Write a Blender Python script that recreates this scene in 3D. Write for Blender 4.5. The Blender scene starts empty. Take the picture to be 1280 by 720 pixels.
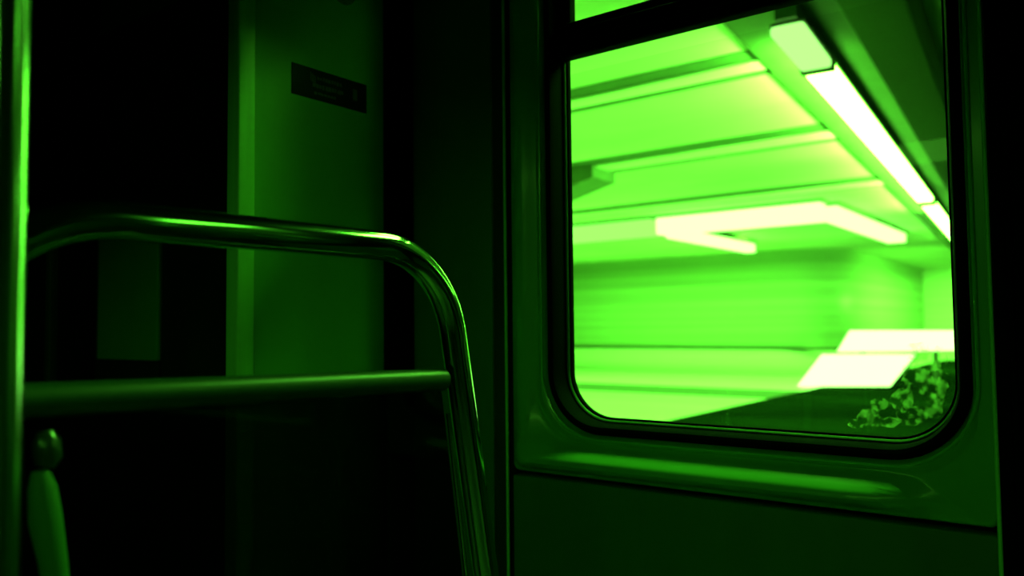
import bpy, bmesh, math, random
from mathutils import Vector, Matrix
random.seed(4)
C = bpy.context.scene.collection
EYE = Vector((0, 0, 1.05)); F = 1000.0
YAW = math.radians(37.1); PITCH = math.atan(.050); ROLL = math.radians(.6)

def at(x, y, axis, v):
    """the point of the plane (axis = v) seen at pixel x, y: used to survey the place from the photograph"""
    a = (x-640)/F; b = -(y-360)/F
    c, s = math.cos(ROLL), math.sin(ROLL)
    r = a*c+b*s; u = -a*s+b*c
    fw = math.cos(PITCH)-u*math.sin(PITCH); up = math.sin(PITCH)+u*math.cos(PITCH)
    d = Vector((-math.sin(YAW)*fw+math.cos(YAW)*r, math.cos(YAW)*fw+math.sin(YAW)*r, up))
    return EYE + d*((v-EYE[axis])/d[axis])

# ------------------------------------------------------------------ materials
def mat(name, col, rough=.5, metal=0., var=.12, scale=(6, 6, 6), bump=0., coat=0., spec=.5):
    m = bpy.data.materials.new(name); m.use_nodes = True
    nt = m.node_tree; b = nt.nodes['Principled BSDF']
    tc = nt.nodes.new('ShaderNodeTexCoord'); mp = nt.nodes.new('ShaderNodeMapping')
    mp.inputs['Scale'].default_value = scale
    nz = nt.nodes.new('ShaderNodeTexNoise'); nz.inputs['Scale'].default_value = 1.; nz.inputs['Detail'].default_value = 4
    rp = nt.nodes.new('ShaderNodeValToRGB')
    rp.color_ramp.elements[0].position = .3; rp.color_ramp.elements[1].position = .7
    lo = [c*(1-var) for c in col]; hi = [min(1, c*(1+var)) for c in col]
    rp.color_ramp.elements[0].color = (*lo, 1); rp.color_ramp.elements[1].color = (*hi, 1)
    L = nt.links.new
    L(tc.outputs['Object'], mp.inputs['Vector']); L(mp.outputs[0], nz.inputs['Vector'])
    L(nz.outputs['Fac'], rp.inputs[0]); L(rp.outputs[0], b.inputs['Base Color'])
    b.inputs['Roughness'].default_value = rough; b.inputs['Metallic'].default_value = metal
    b.inputs['Coat Weight'].default_value = coat; b.inputs['Coat Roughness'].default_value = .12
    b.inputs['Specular IOR Level'].default_value = spec
    if bump:
        bp = nt.nodes.new('ShaderNodeBump'); bp.inputs['Strength'].default_value = bump; bp.inputs['Distance'].default_value = .004
        L(nz.outputs['Fac'], bp.inputs['Height']); L(bp.outputs[0], b.inputs['Normal'])
    return m
def emit(name, col, k):
    m = bpy.data.materials.new(name); m.use_nodes = True
    nt = m.node_tree; nt.nodes.clear()
    e = nt.nodes.new('ShaderNodeEmission'); o = nt.nodes.new('ShaderNodeOutputMaterial')
    e.inputs[0].default_value = (*col, 1); e.inputs[1].default_value = k
    nt.links.new(e.outputs[0], o.inputs[0]); return m
def glass(name, dirty=False):
    m = bpy.data.materials.new(name); m.use_nodes = True
    nt = m.node_tree; nt.nodes.clear(); N = nt.nodes.new; L = nt.links.new
    o = N('ShaderNodeOutputMaterial'); t = N('ShaderNodeBsdfTransparent'); g = N('ShaderNodeBsdfGlossy')
    t.inputs[0].default_value = (.95, .97, .94, 1); g.inputs['Roughness'].default_value = .02
    fr = N('ShaderNodeFresnel'); fr.inputs[0].default_value = 1.45
    mx = N('ShaderNodeMixShader'); 
    ge = N('ShaderNodeNewGeometry'); iv = N('ShaderNodeMath'); iv.operation = 'SUBTRACT'; iv.inputs[0].default_value = 1; L(ge.outputs['Backfacing'], iv.inputs[1])
    mu = N('ShaderNodeMath'); mu.operation = 'MULTIPLY'; L(fr.outputs[0], mu.inputs[0]); L(iv.outputs[0], mu.inputs[1]); L(mu.outputs[0], mx.inputs[0]); L(t.outputs[0], mx.inputs[1]); L(g.outputs[0], mx.inputs[2])
    L(mx.outputs[0], o.inputs[0]); return m

LIT = (.15, 1., .05)            # the green of the station's lamps
M = dict(
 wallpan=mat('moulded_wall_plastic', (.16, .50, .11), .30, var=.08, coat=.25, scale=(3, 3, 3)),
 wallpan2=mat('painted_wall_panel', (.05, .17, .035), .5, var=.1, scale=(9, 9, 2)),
 part=mat('painted_partition', (.20, .60, .12), .5, var=.08, scale=(6, 6, 2)),
 alu=mat('brushed_trim', (.42, .97, .28), .4, .0, var=.08, scale=(60, 60, 2)),
 rubber=mat('black_rubber', (.003, .004, .003), .9, var=.2, scale=(20, 20, 20), spec=.02),
 black=mat('black_recess', (.010, .012, .010), .7, var=.2, spec=.1),
 dark=mat('dark_lining', (.018, .04, .014), .6, var=.2, spec=.2),
 chrome=mat('chrome_tube', (.42, .62, .36), .09, 1., var=.04, scale=(40, 40, 4)),
 pole=mat('polished_pole_steel', (.75, .95, .68), .16, 1., var=.04, scale=(40, 40, 4)),
 bead=mat('glossy_green_bead', (.20, .60, .14), .25, 0., var=.06, coat=.8),
 rail_steel=mat('dull_painted_tube', (.016, .055, .010), .42, 0., var=.06, scale=(40, 40, 4)),
 reflection_dark=mat('dark_pane_reflection', (.025, .04, .02), .28, var=.2, coat=.5),  # colours the dark upper end of the reflection modelled at the pane
 fabric=mat('seat_fabric', (.04, .06, .04), .9, var=.4, scale=(90, 90, 90), bump=.4),
 lino=mat('speckled_floor', (.10, .12, .09), .7, var=.5, scale=(120, 120, 120)),
 ink=mat('sticker_black', (.006, .008, .006), .5, var=.1, spec=.2),
 print_=mat('sticker_print', (.10, .13, .08), .6, var=.2),
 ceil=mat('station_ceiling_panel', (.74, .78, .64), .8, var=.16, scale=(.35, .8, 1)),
 rail=mat('ceiling_batten_paint', (.85, .88, .78), .5, var=.05),
 groove=mat('ceiling_joint', (.10, .14, .08), .8, var=.1),
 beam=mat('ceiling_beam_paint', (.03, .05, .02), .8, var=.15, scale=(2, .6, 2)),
 house=mat('lamp_housing_paint', (.10, .13, .08), .6, var=.1),
 cladding=mat('striped_wall_cladding', (.50, .60, .42), .45, var=.22, scale=(.05, .05, 6)),
 dado=mat('pale_dado_band', (.85, .88, .78), .35, var=.07, scale=(.05, .05, 9)),
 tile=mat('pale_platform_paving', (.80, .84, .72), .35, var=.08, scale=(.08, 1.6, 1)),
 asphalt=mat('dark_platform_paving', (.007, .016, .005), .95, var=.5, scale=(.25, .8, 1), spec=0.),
 grime=None,
 lamp=emit('lamp_diffuser_light', LIT, 42), lamp_dim=emit('dim_lamp_diffuser_light', (.30, 1., .16), 2.2),
 band=emit('light_band_diffuser', (.15, 1., .07), 11.), band_dim=emit('soft_light_band_diffuser', (.15, 1., .06), 3.2), glow=emit('backlit_panel_light', (.30, 1., .16), 6.),
 glass=glass('window_glass'),
)
def grime():
    m = bpy.data.materials.new('dried_water_marks'); m.use_nodes = True
    nt = m.node_tree; nt.nodes.clear(); N = nt.nodes.new; L = nt.links.new
    o = N('ShaderNodeOutputMaterial'); t = N('ShaderNodeBsdfTransparent'); d = N('ShaderNodeBsdfTranslucent'); x = N('ShaderNodeMixShader')
    d.inputs[0].default_value = (.55, .7, .4, 1)
    tc = N('ShaderNodeTexCoord'); n = N('ShaderNodeTexNoise'); n.inputs['Scale'].default_value = 75; n.inputs['Detail'].default_value = 5
    r = N('ShaderNodeValToRGB'); r.color_ramp.elements[0].position = .44; r.color_ramp.elements[1].position = .66
    r.color_ramp.elements[1].color = (.30, .30, .30, 1)
    L(tc.outputs['Object'], n.inputs['Vector']); L(n.outputs['Fac'], r.inputs[0]); L(r.outputs[0], x.inputs[0])
    L(t.outputs[0], x.inputs[1]); L(d.outputs[0], x.inputs[2]); L(x.outputs[0], o.inputs[0]); return m
M['grime'] = grime()
def smoked():
    m = bpy.data.materials.new('smoked_glass'); m.use_nodes = True
    nt = m.node_tree; nt.nodes.clear(); N = nt.nodes.new; L = nt.links.new
    o = N('ShaderNodeOutputMaterial'); t = N('ShaderNodeBsdfTransparent'); g = N('ShaderNodeBsdfGlossy'); x = N('ShaderNodeMixShader')
    t.inputs[0].default_value = (.13, .17, .12, 1); g.inputs['Roughness'].default_value = .06; x.inputs[0].default_value = .03
    L(t.outputs[0], x.inputs[1]); L(g.outputs[0], x.inputs[2]); L(x.outputs[0], o.inputs[0]); return m
M['smoked'] = smoked()

# ------------------------------------------------------------------ helpers
def obj(name, bm, m, parent=None, smooth=True):
    me = bpy.data.meshes.new(name)
    bmesh.ops.recalc_face_normals(bm, faces=bm.faces)
    bm.to_mesh(me); bm.free()
    if m: me.materials.append(m)
    if smooth:
        for p in me.polygons: p.use_smooth = True
        me.set_sharp_from_angle(angle=math.radians(38))
    o = bpy.data.objects.new(name, me); C.objects.link(o); o.parent = parent
    return o
def tag(o, label=None, cat=None, group=None, kind=None):
    for k, v in (('label', label), ('category', cat), ('group', group), ('kind', kind)):
        if v: o[k] = v
    return o
def empty(name, loc, label, cat, group=None):
    o = bpy.data.objects.new(name, None); C.objects.link(o); o.location = loc; o.empty_display_size = .1
    return tag(o, label, cat, group)
def bx(bm, x0, x1, y0, y1, z0, z1, bev=0.):
    r = bmesh.ops.create_cube(bm, size=1.)
    vs = r['verts']
    for v in vs:
        v.co = Vector(((x0+x1)/2+v.co.x*(x1-x0), (y0+y1)/2+v.co.y*(y1-y0), (z0+z1)/2+v.co.z*(z1-z0)))
    if bev:
        es = list({e for v in vs for e in v.link_edges})
        bmesh.ops.bevel(bm, geom=es, offset=bev, segments=3, profile=.5, affect='EDGES')
    return bm
def box(name, m, x0, x1, y0, y1, z0, z1, parent=None, bev=0.):
    return obj(name, bx(bmesh.new(), x0, x1, y0, y1, z0, z1, bev), m, parent)
def struct(o, label=None): return tag(o, label, kind='structure')
def sweep(bm, path, r, seg=24, cap=True, flat=1.):
    """round tube along a list of points"""
    P = [Vector(p) for p in path]; rings = []
    t0 = (P[1]-P[0]).normalized(); up = Vector((1, 0, 0)) if abs(t0.x) < .9 else Vector((0, 0, 1))
    n = (up-t0*up.dot(t0)).normalized()
    for i, p in enumerate(P):
        t = (P[min(i+1, len(P)-1)]-P[max(i-1, 0)]).normalized()
        n = (n-t*n.dot(t)).normalized(); b = t.cross(n)
        rr = r[i] if isinstance(r, (list, tuple)) else r
        rings.append([bm.verts.new(p+rr*(n*math.cos(2*math.pi*k/seg)*flat+b*math.sin(2*math.pi*k/seg))) for k in range(seg)])
    for a, c in zip(rings, rings[1:]):
        for k in range(seg): bm.faces.new((a[k], a[(k+1) % seg], c[(k+1) % seg], c[k]))
    if cap: bm.faces.new(rings[0]); bm.faces.new(rings[-1][::-1])
    return bm
def round_path(pts, rad, n=14):
    """polyline with its inner corners rounded"""
    P = [Vector(p) for p in pts]; out = [P[0]]
    for i in range(1, len(P)-1):
        a, b, c = P[i-1], P[i], P[i+1]; r = rad[i-1]
        u = (a-b).normalized(); w = (c-b).normalized(); ang = u.angle(w); d = r/math.tan(ang/2)
        s, e = b+u*d, b+w*d; cen = b+(u+w).normalized()*(r/math.sin(ang/2))
        for k in range(n+1):
            q = s.lerp(e, k/n); out.append(cen+(q-cen).normalized()*r)
    out.append(P[-1])
    # even out long straight runs
    res = [out[0]]
    for p in out[1:]:
        m_ = max(1, int((p-res[-1]).length/.05)); q0 = res[-1].copy()
        for k in range(1, m_+1): res.append(q0.lerp(p, k/m_))
    return res
def rrect(x0, x1, z0, z1, r, n=12):
    pts = []
    for cx, cz, a0 in ((x1-r, z0+r, -90), (x1-r, z1-r, 0), (x0+r, z1-r, 90), (x0+r, z0+r, 180)):
        for k in range(n+1):
            a = math.radians(a0+90*k/n); pts.append((cx+r*math.cos(a), cz+r*math.sin(a)))
    # subdivide straight sides to share a count of points
    out = []
    m = len(pts)
    for i in range(m):
        a, b = pts[i], pts[(i+1) % m]; out.append(a)
        if i % (n+1) == n:
            for k in range(1, 16): out.append((a[0]+(b[0]-a[0])*k/16, a[1]+(b[1]-a[1])*k/16))
    return out
def loft(bm, rings, close=False):
    R = [[bm.verts.new(p) for p in ring] for ring in rings]
    pairs = list(zip(R, R[1:])) + ([(R[-1], R[0])] if close else [])
    for a, b in pairs:
        for k in range(len(a)): bm.faces.new((a[k], a[(k+1) % len(a)], b[(k+1) % len(a)], b[k]))
    return bm
def copy_tree(o, parent=None):
    c = o.copy(); C.objects.link(c); c.parent = parent
    for ch in [q for q in bpy.data.objects if q.parent == o and q != c]: copy_tree(ch, c)
    return c

YW = 1.40                                            # inner face of the window wall
# ------------------------------------------------------------------ carriage: window wall
GX0, GX1, GZ0, GZ1 = -.968, -.181, .832, 2.02         # outer edge of the gasket
PX0, PX1, PZ0, PZ1 = -1.062, -.154, .742, 2.13        # outline of the moulded panel
def ease(t): return t*t*(3-2*t)
PROF = [(0, .012), (.03, .002), (.07, -.006), (.11, -.008), (.15, -.006), (.19, -.003), (.23, -.004), (.29, -.010), (.36, -.019), (.44, -.029), (.52, -.037), (.60, -.042), (.68, -.043), (.76, -.036), (.83, -.020), (.89, -.007), (.94, 0), (.98, .003), (1, .008), (1, .03)]
inner = rrect(GX0, GX1, GZ0, GZ1, .125); outer = rrect(PX0, PX1, PZ0, PZ1, .012)
rings = []
for t, dy in PROF:
    ring = []
    for (ax, az), (bx_, bz) in zip(inner, outer):
        x, z = ax+(bx_-ax)*t, az+(bz-az)*t
        # the swelling is full under the window, shallower at the sides and runs out before the right end
        wb = max(0., min(1., (.98-az)/.14)); wr = ease(max(0., min(1., (-.235-x)/.07)))
        amp = (.35+.65*wb)*wr if t > .21 else 1.
        ring.append((x, YW+(dy*amp if dy < 0 else dy), z))
    rings.append(ring)
struct(obj('wall_right', loft(bmesh.new(), rings), M['wallpan']))

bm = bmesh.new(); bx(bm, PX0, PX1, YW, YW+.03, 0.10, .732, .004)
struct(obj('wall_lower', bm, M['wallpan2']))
struct(box('wall_backing', M['black'], -1.40, PX1, YW+.035, YW+.05, 0, .80))
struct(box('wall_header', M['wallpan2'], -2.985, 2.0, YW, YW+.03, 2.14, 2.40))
# narrow panel between the window panel and the partition, with its joint strips
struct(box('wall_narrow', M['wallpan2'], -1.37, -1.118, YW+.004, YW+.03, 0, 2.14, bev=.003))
struct(box('wall_vestibule', M['dark'], -2.985, -1.37, YW+.004, YW+.03, 0, 2.14))
bm = bmesh.new(); bx(bm, -1.116, -1.084, YW+.006, YW+.03, 0, 2.14, .003)
struct(obj('trim_1', bm, M['dark']))
bm = bmesh.new(); sweep(bm, [(-1.079, YW+.004, 0), (-1.079, YW+.004, 2.14)], .0035, 12)
struct(obj('trim_2', bm, M['alu']))
struct(box('trim_3', M['black'], -1.084, -1.062, YW+.012, YW+.03, 0, 2.14))
# right of the window: rounded edging, dark pillar, slim bright bead
bm = bmesh.new(); sweep(bm, [(-.1525, YW-.001, 0), (-.1525, YW-.001, 2.14)], .0032, 12)
struct(obj('trim_4', bm, M['alu']))
struct(box('trim_5', M['rubber'], -.1485, -.131, YW+.002, YW+.03, 0, 2.14, bev=.003))
bm = bmesh.new(); sweep(bm, [(-.126, YW-.002, 0), (-.126, YW-.002, 2.14)], .0045, 12)
struct(obj('trim_6', bm, M['rubber']))
struct(box('trim_33', M['black'], -.17, -.10, YW+.032, YW+.045, 0, 2.14))
struct(box('trim_7', M['rubber'], -.131, 0.02, YW+.004, YW+.04, 0, 2.14, bev=.002))

# window: black gasket, panes, transom
win = bpy.data.objects.new('window_1', None); C.objects.link(win); win.location = (-.57, YW+.05, .85); struct(win)
def wobj(name, bm, m, sm=True):
    for v in bm.verts: v.co -= Vector(win.location)
    return obj(name, bm, m, win, sm)
bm = bmesh.new()
prof = [(0, .020), (.0, .004), (.004, -.002), (.010, -.004), (.016, -.001), (.020, .008), (.020, .050), (.030, .052), (.030, .062), (0, .062)]
o_ = []
for off, dy in prof:
    r = max(.02, .125-off)
    o_.append([(x, YW+dy, z) for x, z in rrect(GX0+off, GX1-off, GZ0+off, GZ1-off, r)])
loft(bm, o_, close=True)
wobj('window_gasket', bm, M['rubber'])
bm = bmesh.new()
lip = []
for off, dy in [(.021, .046), (.0235, .044), (.026, .046), (.026, .050), (.021, .050)]:
    lip.append([(x, YW+dy, z) for x, z in rrect(GX0+off, GX1-off, GZ0+off, GZ1-off, .125-off)])
loft(bm, lip, close=True)
wobj('glazing_bead', bm, M['wallpan2'])
bm = bmesh.new(); bead = []
for k in range(8):
    a_ = 2*math.pi*k/8; off = -.0085+.0030*math.cos(a_); y_ = YW-.0065+.0030*math.sin(a_)
    bead.append([(x, y_, z) for x, z in rrect(GX0+off, GX1-off, GZ0+off, GZ1-off, .125-off)])
loft(bm, bead, close=True)
wobj('window_trim', bm, M['bead'])
ZB0, ZB1 = 1.630, 1.704
bm = bmesh.new()
bx(bm, GX0+.022, GX1-.022, YW+.02, YW+.055, ZB0, ZB1, .006); bx(bm, GX0+.022, -.918, YW+.03, YW+.055, ZB1-.01, 1.99, .004)
bx(bm, GX0+.022, GX1-.022, YW+.012, YW+.022, ZB0+.022, ZB1-.022, .003)
wobj('transom', bm, M['rubber'])
bm = bmesh.new(); bx(bm, GX0+.024, GX1-.024, YW+.054, YW+.060, GZ0+.09, ZB0+.01)
bm.free(); bm = bmesh.new()
pts = rrect(GX0+.026, GX1-.026, GZ0+.026, GZ1-.026, .10)
lo = [p for p in pts if p[1] < ZB0]; 
def poly(bm, pts, y0, y1):
    a = [bm.verts.new((x, y0, z)) for x, z in pts]; b = [bm.verts.new((x, y1, z)) for x, z in pts]
    bm.faces.new(a); bm.faces.new(b[::-1]); n = len(a)
    for k in range(n): bm.faces.new((a[k], b[k], b[(k+1) % n], a[(k+1) % n]))
cx_ = -.5745
lo.sort(key=lambda p: math.atan2(p[1]-(ZB0-.02), p[0]-cx_) )
poly(bm, lo, YW+.054, YW+.058)
wobj('glass_pane', bm, M['glass'], False)
bm = bmesh.new(); bx(bm, -.92, GX1-.026, YW+.046, YW+.050, ZB1-.004, 1.99)
wobj('glass_pane', bm, M['glass'], False)
# dried water marks in the lower right corner of the pane: irregular blobs on the glass
bm = bmesh.new(); rnd = random.Random(7)
marks = [(1150, 440, 22, 12), (1172, 478, 14, 22), (1140, 520, 20, 12), (1100, 505, 12, 9), (1155, 462, 26, 30), (1128, 500, 16, 16), (1165, 500, 16, 24), (1088, 522, 16, 12), (1140, 478, 13, 15), (1175, 450, 10, 20), (1112, 528, 12, 7), (1070, 530, 10, 6)]
for mx, my, rx, ry in marks:
    n = 26; vs = []
    for k in range(n):
        a = 2*math.pi*k/n; q = .85+.25*rnd.random()
        p = at(mx+rx*q*math.cos(a), my+ry*q*math.sin(a), 1, YW+.0528)
        p.x = min(p.x, GX1-.032); p.z = max(p.z, GZ0+.03); vs.append(bm.verts.new(p))
    f = bm.faces.new(vs)
wobj('grime', bm, M['grime'], False)

# ------------------------------------------------------------------ carriage: partition and what is beyond it
XP = -1.37
struct(box('wall_partition', M['part'], XP-.03, XP, .925, 1.315, 0, 2.40, bev=.003))
bm = bmesh.new(); bx(bm, XP-.034, XP+.006, .918, .957, 0, 2.40, .004)
struct(obj('trim_8', bm, M['alu']))
struct(box('trim_9', M['rubber'], XP-.03, XP+.012, 1.317, 1.405, 0, 2.14, bev=.006))
# notice on the partition
def notice(y0, y1, z0, z1, name, label, printed=True):
    t = empty(name, (XP, (y0+y1)/2, z0), label, 'sign')
    b = bmesh.new(); bx(b, 0, .0015, (y0-y1)/2, (y1-y0)/2, 0, z1-z0, .0006)
    obj('plate', b, M['ink'], t)
    if printed:
        w = y1-y0; h = z1-z0
        rn = random.Random(3)
        b = bmesh.new()                                # the worn pictogram at the left and the ring at the right
        for k in range(4): bx(b, .0015, .0019, -w*.27+k*.004, -w*.27+k*.004+.0025, h*(.60-.05*k), h*(.86-.03*k))
        obj('pictogram', b, M['print_'], t)
        for line, (s, e, zc, hh) in enumerate(((-.18, .12, .72, .07), (-.24, .14, .46, .08), (-.22, .06, .22, .05))):
            b = bmesh.new(); y = s*w
            while y < e*w:
                l = rn.uniform(.003, .008); bx(b, .0015, .0019, y, y+l, h*(zc-hh*rn.uniform(.6, 1)), h*(zc+hh*rn.uniform(.5, 1))); y += l+rn.uniform(.001, .003)
            obj('text_line', b, M['print_'], t)
        b = bmesh.new(); bx(b, .0015, .0019, w*.30, w*.36, h*.34, h*.72, .0001)
        obj('emblem', b, M['print_'], t)
    return t
notice(1.048, 1.259, 1.549, 1.616, 'notice_sign', 'small black notice with worn pale lettering on the partition panel')
t = empty('round_sticker', (XP-.0002, 1.19, 1.785), 'dark worn round sticker at the top of the partition, above the black notice', 'sticker')
b = bmesh.new(); bmesh.ops.create_cone(b, cap_ends=True, segments=40, radius1=.038, radius2=.038, depth=.0012, matrix=Matrix.Translation((.0008, 0, .038)) @ Matrix.Rotation(math.pi/2, 4, 'Y'))
obj('disc', b, mat('worn_sticker', (.16, .2, .12), .6, var=.4, scale=(60, 60, 60)), t)
b = bmesh.new(); bmesh.ops.create_cone(b, cap_ends=True, segments=40, radius1=.024, radius2=.024, depth=.0006, matrix=Matrix.Translation((.0017, 0, .038)) @ Matrix.Rotation(math.pi/2, 4, 'Y'))
obj('centre', b, mat('worn_sticker_centre', (.30, .36, .22), .6, var=.3, scale=(80, 80, 80)), t)

# vestibule wall at the far end and a short pale panel on the side wall, seen through the seat rail
XE = -2.9
struct(box('wall_end', M['black'], XE-.08, XE-.05, -1.4, YW, 0, 2.40))
xa = at(126, 380, 1, YW).x; xb = at(201, 380, 1, YW).x; zt = at(165, 292, 1, YW).z; zb = at(165, 450, 1, YW).z
struct(box('trim_31', M['part'], xa, xb, YW-.012, YW+.004, zb, zt, bev=.004))
struct(box('trim_32', M['dark'], xa, xb, YW-.008, YW+.004, .30, zb-.01, bev=.003))
p = at(66, 380, 0, -2.2)
struct(box('trim_10', M['dark'], -2.22, -2.19, p.y-.012, p.y+.012, 0, 1.27, bev=.006))

struct(box('floor', M['lino'], -2.985, 2.0, -1.4, YW+.03, -.05, 0))
struct(box('ceiling', M['dark'], -2.985, 2.0, -1.4, YW+.03, 2.40, 2.45))
struct(box('wall_front', M['dark'], 2.0, 2.03, -1.4, YW+.03, 0, 2.40))
# wall behind the camera with its own row of windows, doorway to the right of the frame
def holed(name, y0, y1, xs, z0, z1, m):
    b = bmesh.new(); X0, X1 = -2.985, 2.0
    bx(b, X0, X1, y0, y1, 0, z0); bx(b, X0, X1, y0, y1, z1, 2.40)
    prev = X0
    for p0, p1 in xs: bx(b, prev, p0, y0, y1, z0, z1); prev = p1
    bx(b, prev, X1, y0, y1, z0, z1)
    return struct(obj(name, b, m, smooth=False))
holed('wall_left', -1.43, -1.40, [(-1.45, -.1), (.2, 1.1)], .85, 1.95, M['dark'])
d2 = bpy.data.objects.new('door_2', None); C.objects.link(d2); d2.location = (.55, YW+.02, 0); struct(d2)
b = bmesh.new()
bx(b, -.53, -.40, -.02, .02, 0, 2.14, .004); bx(b, .40, .53, -.02, .02, 0, 2.14, .004); bx(b, -.40, .40, -.02, .02, 0, .80, .004); bx(b, -.40, .40, -.02, .02, 1.95, 2.14, .004)
obj('door_leaf', b, M['wallpan2'], d2)
b = bmesh.new(); bx(b, -.40, .40, -.003, .003, .80, 1.95); obj('glass_pane', b, M['glass'], d2, False)
struct(box('wall_beyond_door', M['wallpan2'], 1.08, 2.0, YW, YW+.03, 0, 2.14))

# ------------------------------------------------------------------ chrome frame with its smoked pane
XS = -.80
seat = empty('handrail_screen', (XS, .56, 0), 'low screen of bent chrome tube with a cross rail and smoked glass below', 'screen')
def rel(p, o=seat): return Vector(p)-Vector(o.location)
path = round_path([(XS+.01, .11, .0), (XS, .250, 1.162), (XS, .886, 1.165), (XS+.01, 1.10, .0)], [.172, .15], 24)
obj('grab_rail', sweep(bmesh.new(), [rel(p) for p in path], .0200, 36), M['chrome'], seat)
obj('cross_rail', sweep(bmesh.new(), [rel((XS, .232, .990)), rel((XS, .40, .986)), rel((XS, .65, .980)), rel((XS, .885, .975))], .0165, 32), M['rail_steel'], seat)
# smoked pane in the frame below the cross rail
b = bmesh.new(); out = [(.255, .986), (.878, .975), (.980, .33), (.170, .33)]
cnr = round_path([Vector((0, *out[0]))]+[Vector((0, *q)) for q in out[1:]]+[Vector((0, *out[0]))], [.03, .04, .04], 8)[:-1]
a_ = [b.verts.new(rel((XS+.002, q.y, q.z))) for q in cnr]; c_ = [b.verts.new(rel((XS-.004, q.y, q.z))) for q in cnr]
b.faces.new(a_); b.faces.new(c_[::-1])
for k in range(len(a_)): b.faces.new((a_[k], c_[k], c_[(k+1) % len(a_)], a_[(k+1) % len(a_)]))
obj('smoked_pane', b, M['smoked'], seat, False)
b = bmesh.new(); sweep(b, [rel((XS+.003, .893, .925)), rel((XS+.003, .926, .72)), rel((XS+.003, .980, .35))], .0035, 10); obj('pane_edge_glint', b, M['chrome'], seat)  # thin bright tube standing in for the glint on the pane's right edge
for zz, ys in ((.80, (.215, .893)), (.45, (.178, .955))):
    for yy in ys:
        b = bmesh.new(); bx(b, -.008, .006, yy-.56-.03, yy-.56+.03, zz-.02, zz+.02, .004)
        if zz < .6: obj('pane_clip', b, M['rail_steel'], seat)
        else: b.free()
for yy in (.11, 1.10):
    obj('foot_flange', sweep(bmesh.new(), [rel((XS+.01, yy, 0)), rel((XS+.01, yy, .012)), rel((XS+.01, yy, .03))], [.042, .040, .022], 28), M['chrome'], seat)
# reflection in the pane near the left post, modelled as a short solid rod
b = bmesh.new()
sp = [at(50, 588, 0, XS+.012), at(53, 610, 0, XS+.012), at(57, 650, 0, XS+.012), at(66, 700, 0, XS+.014), at(78, 800, 0, XS+.016), at(84, 860, 0, XS+.012)]
sweep(b, [rel(p) for p in sp], [.007, .012, .014, .012, .011, .010], 24)
obj('pane_reflection', b, M['wallpan2'], seat)
b = bmesh.new(); sweep(b, [rel(p) for p in (at(56, 539, 0, XS+.008), at(58, 552, 0, XS+.010), at(60, 572, 0, XS+.012), at(56, 584, 0, XS+.012))], [.007, .012, .012, .008], 24)
obj('pane_reflection_top', b, M['reflection_dark'], seat)

# upright pole at the left edge
px = at(-2, 360, 0, -.64)
pole = empty('grab_pole', (px.x, px.y, 0), 'upright chrome grab pole at the left edge, in front of the seat rail', 'pole')
obj('tube', sweep(bmesh.new(), [Vector((0, 0, 0.01)), Vector((0, 0, 1.2)), Vector((0, 0, 2.39))], .0165, 40), M['pole'], pole)
obj('base_flange', sweep(bmesh.new(), [Vector((0, 0, 0)), Vector((0, 0, .015)), Vector((0, 0, .03))], [.038, .036, .02], 32), M['chrome'], pole)
obj('top_flange', sweep(bmesh.new(), [Vector((0, 0, 2.37)), Vector((0, 0, 2.385)), Vector((0, 0, 2.40))], [.02, .036, .038], 32), M['chrome'], pole)

# ------------------------------------------------------------------ station outside
ZC = 2.65
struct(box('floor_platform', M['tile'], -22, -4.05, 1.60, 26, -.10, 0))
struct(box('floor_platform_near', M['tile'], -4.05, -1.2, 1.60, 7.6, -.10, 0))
struct(box('floor_platform_right', M['asphalt'], -1.2, 14, 1.60, 7.6, -.10, 0))  # unseen stretch, made dark to cut bounced light on the right
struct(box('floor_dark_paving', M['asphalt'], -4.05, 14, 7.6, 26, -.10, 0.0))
struct(box('floor_band', M['house'], -22, -4.05, 11.4, 12.9, 0, .004))
struct(box('ceiling_station', M['ceil'], -22, 14, 1.7, 26, ZC, ZC+.1))
# long battens on the ceiling parallel to the train, each a pale channel between dark joints
n = 11
for y0_, y1_, dp in ((4.48, 4.98, .022), (6.5, 7.2, .025), (9.2, 9.9, .03)):
    x1 = -1.46-(y0_-4.5)*.085; w_ = y1_-y0_
    struct(box('trim_%d' % n, M['groove'], -22, x1, y0_, y1_, ZC-.006, ZC)); n += 1
    b = bmesh.new(); bx(b, -22, x1, y0_+w_*.36, y0_+w_*.72, ZC-dp, ZC-.006, .006)
    struct(obj('trim_%d' % n, b, M['rail'])); n += 1
# the lamp row runs obliquely across the platform: direction measured from its two ends
A = Vector((-1.23, 3.86, 2.50)); B = Vector((-2.06, 14.4, 2.50))
D = (B-A).normalized(); S = Vector((D.y, -D.x, 0))         # S points to the right
def obl(name, m, t0, t1, s0, s1, z0, z1, parent=None, bev=0., org=None):
    b = bmesh.new(); bx(b, s0, s1, t0, t1, z0, z1, bev)
    Mx = Matrix(((S.x, D.x, 0, A.x), (S.y, D.y, 0, A.y), (0, 0, 1, 0), (0, 0, 0, 1)))
    bmesh.ops.transform(b, matrix=Mx, verts=b.verts)
    if org is not None: bmesh.ops.translate(b, vec=-Vector(org), verts=b.verts)
    return obj(name, b, m, parent)
struct(obl('trim_20', M['house'], -2.0, 20, -.34, .24, 2.61, ZC, bev=.01))
struct(obl('trim_34', M['house'], -.02, 20, -.05, .05, 2.535, 2.61))      # continuous mounting channel
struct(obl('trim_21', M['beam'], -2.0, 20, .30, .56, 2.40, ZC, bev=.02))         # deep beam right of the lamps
for k, yc in enumerate((4.5, 6.9, 9.4, 12)):                                     # joints of the ceiling panels beyond the beam
    struct(box('trim_%d' % (22+k), M['groove'], -.55-.08*(yc-4), 14, yc, yc+.10, ZC-.02, ZC))
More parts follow.
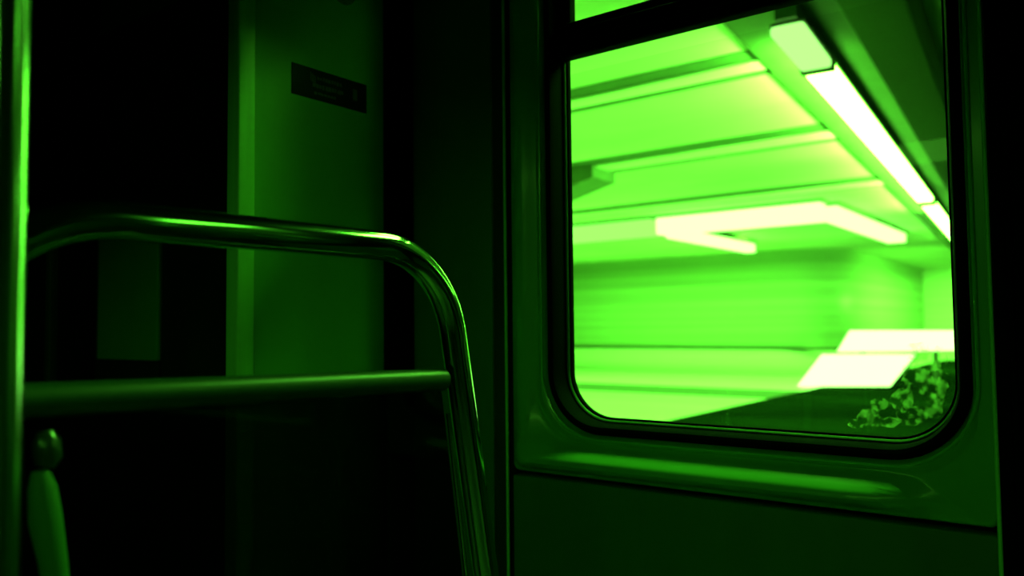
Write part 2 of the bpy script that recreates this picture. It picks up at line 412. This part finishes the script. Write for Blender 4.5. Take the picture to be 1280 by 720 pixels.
def lamp(t0, t1, m, label):
    mid = A+D*((t0+t1)/2); o = (mid.x, mid.y, 2.44)
    t = empty('ceiling_lamp', o, label, 'lamp', 'lamps of the oblique platform row')
    obl('lamp_housing', M['house'], t0+(0 if t0 > .1 else .02), t1, -.085, .085, 2.515, 2.535, t, .004, o)
    obl('diffuser', m, t0+(.02 if t0 > .1 else 0), t1-.02, -.082, .082, 2.462, 2.515, t, .018, o)
    for e in ((t1-.02,) if t0 < .1 else (t0, t1-.02)): obl('end_cap', M['house'], e, e+.02, -.09, .09, 2.455, 2.52, t, .004, o)
    return t
lamp(0.0, .68, M['lamp_dim'], 'short dim end tube nearest the train in the slanting ceiling lamp row')
lamp(.70, 6.45, M['lamp'], 'longest blazing white lamp in the middle of the slanting ceiling row')
lamp(6.75, 13.5, M['lamp'], 'far white lamp of the slanting row, cut off by the right window edge')

# luminous fascia parallel to the train, and the rows that leave it
def light_bar(name, label, x0, x1, y0, y1, z0, z1, m, grp):
    c_ = ((x0+x1)/2, (y0+y1)/2, z0-.01)
    t = empty(name, c_, label, 'lamp', grp)
    b = bmesh.new(); bx(b, x0-c_[0], x1-c_[0], y0-c_[1], y1-c_[1], .01, z1-z0-.03, .02); obj('diffuser', b, m, t)
    b = bmesh.new(); bx(b, x0-c_[0]-.03, x1-c_[0]+.03, y0-c_[1]-.03, y1-c_[1]+.03, z1-z0-.03, z1-z0+.01, .01); obj('lamp_housing', b, M['house'], t)
    return t
g_ = 'light bars hung from the far station ceiling'
light_bar('light_bar', 'long soft green light bar running level across the far ceiling from the left', -14, -5.35, 10.4, 10.65, 2.37, 2.65, M['band_dim'], g_)
light_bar('light_bar', 'brightest light bar, white, ending the level row beside the slanting lamps', -5.26, -2.95, 10.4, 10.65, 2.37, 2.65, M['band'], g_)
light_bar('light_bar', 'pale light bar slanting down to the right from the end of the long level bar', -3.15, -2.85, 10.8, 15.0, 2.45, 2.64, M['band'], g_)
light_bar('light_bar', 'short pale streak of a lamp just below the middle of the long level bar', -5.5, -5.3, 11.2, 14.5, 2.40, 2.60, M['band'], g_)
# a dark duct box under the ceiling at the left
dz = at(712, 238, 1, 6.9)
t = empty('ceiling_duct', (-5.0, 6.9, 2.22), 'dark ceiling duct tapering out from the left window edge under the second batten', 'duct')
b = bmesh.new(); pr = [(-1.2, .02), (.22, .02), (.40, .16), (.95, .30), (.95, .42), (-1.2, .42)]
a_ = [b.verts.new((x_, -.22, z_)) for x_, z_ in pr]; c_ = [b.verts.new((x_, .22, z_)) for x_, z_ in pr]
b.faces.new(a_); b.faces.new(c_[::-1])
for k in range(6): b.faces.new((a_[k], c_[k], c_[(k+1) % 6], a_[(k+1) % 6]))
obj('duct_body', b, M['house'], t, False)
b = bmesh.new(); bx(b, -1.22, -.8, -.24, .24, .0, .12, .02); obj('flange', b, M['groove'], t)

# far wall: striped cladding above a pale dado, its right end rounded back to a second, paler wall
YF = 17.0
zd = at(850, 436, 1, YF).z
def wall_strip(name, m, z0, z1, off=0.):
    xe = at(1046, 380, 1, YF).x; b = bmesh.new(); ps = [(-22, YF-off)]
    ps.append((xe-1.2, YF-off))
    for k in range(1, 11):
        a_ = math.radians(-90+9*k); ps.append((xe-1.2+(1.2+off)*math.cos(a_), YF+1.2+(1.2+off)*math.sin(a_)))
    ps.append((xe+off, 25.9))
    fr = [[b.verts.new((x, y, z)) for x, y in ps] for z in (z0, z1)]
    for k in range(len(ps)-1): b.faces.new((fr[0][k], fr[0][k+1], fr[1][k+1], fr[1][k]))
    o = obj(name, b, m); s = o.modifiers.new('Solidify', 'SOLIDIFY'); s.thickness = .05; s.offset = -1
    return struct(o)
wall_strip('wall_far', M['cladding'], 0, ZC)
wall_strip('wall_far_dado', M['dado'], 0, zd, .07)
b = bmesh.new(); bx(b, -22, -3.6, YF-.13, YF-.06, zd, zd+.05, .01); struct(obj('trim_30', b, M['beam']))
struct(box('wall_far_right', M['dado'], -8, 14, 26, 26.1, 0, ZC))
struct(box('wall_station_left', M['cladding'], -22.1, -22, 1.6, 26, 0, ZC))
struct(box('wall_station_right', M['cladding'], 14, 14.1, 1.6, 26, 0, ZC))
# two raked glowing panels low on the dark paving
def raked(pix, y, label, m, depth=.35):
    P = [at(x_, y_, 1, y) for x_, y_ in pix]
    base = Vector(((P[0].x+P[1].x)/2, y+depth/2, 0))
    t = empty('light_box', base, label, 'light panel', 'glowing panels low across the platform')
    b = bmesh.new(); a_ = [b.verts.new(p-base) for p in P]; c_ = [b.verts.new(p-base+Vector((0, .06, 0))) for p in P]
    b.faces.new(a_); b.faces.new(c_[::-1])
    for k in range(4): b.faces.new((a_[k], c_[k], c_[(k+1) % 4], a_[(k+1) % 4]))
    obj('glowing_face', b, m, t, False)
    b = bmesh.new(); a_ = [b.verts.new(p-base+Vector((0, .061, 0))) for p in P]; c_ = [b.verts.new(p-base+Vector((0, depth, 0))) for p in P]
    b.faces.new(a_); b.faces.new(c_[::-1])
    for k in range(4): b.faces.new((a_[k], c_[k], c_[(k+1) % 4], a_[(k+1) % 4]))
    obj('casing', b, M['house'], t, False)
    z0 = min(p.z for p in P)
    for fx in (.2, .8):
        x_ = P[0].x+(P[1].x-P[0].x)*fx-base.x
        b = bmesh.new(); bx(b, x_-.03, x_+.03, .08-depth/2, depth/2-.05, 0, z0+.02); obj('foot', b, M['groove'], t)
    return t
raked([(996, 483), (1112, 483), (1144, 443), (1027, 443)], 14.0, 'brightest slanted white panel low on the dark paving', M['glow'])
raked([(1046, 440), (1200, 438), (1206, 413), (1062, 413)], 15.6, 'pale slanted glowing panel behind and above the brightest one', M['glow'])

# ------------------------------------------------------------------ light
def area(name, loc, rot, sx, sy, w, col=LIT):
    l = bpy.data.lights.new(name, 'AREA'); l.shape = 'RECTANGLE'; l.size = sx; l.size_y = sy; l.energy = w; l.color = col
    o = bpy.data.objects.new(name, l); C.objects.link(o); o.location = loc; o.rotation_euler = rot; return o
# added lights without fixtures that brighten the ceiling, far wall and window sill
for x, y, sx, sy, w in ((-7.5, 5.7, 6., .25, 200), (-9, 8, 5., .25, 220), (-7, 14, 8, .25, 380), (-1.6, 23.4, 3.4, 1.5, 420), (-.58, 2.3, .9, .7, 160), (4, 9, 4, .25, 130)):
    area('platform_fill', (x, y, 2.45 if y < 9 else 2.64), (0, 0, 0), sx, sy, w)
pl = area('partition_fill', (2.4, 2.5, 2.45), (0, 0, math.atan2(1.5, 3.66)), 3.6, .25, 20)  # added unseen light, stretched to soften the brightness across the partition
# light leaving the left flank of the lamp diffusers
mid = A+D*4.5-S*.10
sp_ = area('lamp_flank', (mid.x, mid.y, 2.49), (0, 0, 0), 8.0, .05, 430)
ex = D; ez = S; ey = ez.cross(ex)
sp_.matrix_world = Matrix(((ex.x, ey.x, ez.x, mid.x), (ex.y, ey.y, ez.y, mid.y), (ex.z, ey.z, ez.z, 2.49), (0, 0, 0, 1)))
area('far_wall_fill', (-1.2, 20.5, 2.35), (0, math.radians(58), math.radians(-25)), .5, 3.5, 700)  # added light without a fixture, tilted to brighten the far wall's return
# opposite side: added fill light, no source seen, entering by the windows behind the camera
area('opposite_fill', (.6, -2.6, 2.3), (math.radians(62), 0, math.radians(20)), 4.6, .3, 17)

w = bpy.data.worlds.new('World'); bpy.context.scene.world = w; w.use_nodes = True
w.node_tree.nodes['Background'].inputs[0].default_value = (0.0, .001, .0, 1); w.node_tree.nodes['Background'].inputs[1].default_value = 1

# ------------------------------------------------------------------ camera
cd = bpy.data.cameras.new('Camera'); cam = bpy.data.objects.new('Camera', cd); C.objects.link(cam)
cd.sensor_width = 36; cd.lens = 36*F/1280; cd.clip_start = .02; cd.clip_end = 200
cs, sn = math.cos(ROLL), math.sin(ROLL)
Rl = Vector((math.cos(YAW), math.sin(YAW), 0)); Fd = Vector((-math.sin(YAW)*math.cos(PITCH), math.cos(YAW)*math.cos(PITCH), math.sin(PITCH)))
Up = Rl.cross(Fd)
Rc = Rl*cs-Up*sn; Uc = Rl*sn+Up*cs
cam.matrix_world = Matrix(((Rc.x, Uc.x, -Fd.x, EYE.x), (Rc.y, Uc.y, -Fd.y, EYE.y), (Rc.z, Uc.z, -Fd.z, EYE.z), (0, 0, 0, 1)))
cd.dof.use_dof = True; cd.dof.focus_distance = 1.35; cd.dof.aperture_fstop = 2.8
s = bpy.context.scene; s.camera = cam
s.view_settings.view_transform = 'Standard'; s.view_settings.look = 'None'; s.view_settings.gamma = 1; s.view_settings.use_curve_mapping = False
s.view_settings.exposure = 0
s.cycles.max_bounces = 8; s.cycles.diffuse_bounces = 5; s.cycles.transparent_max_bounces = 12
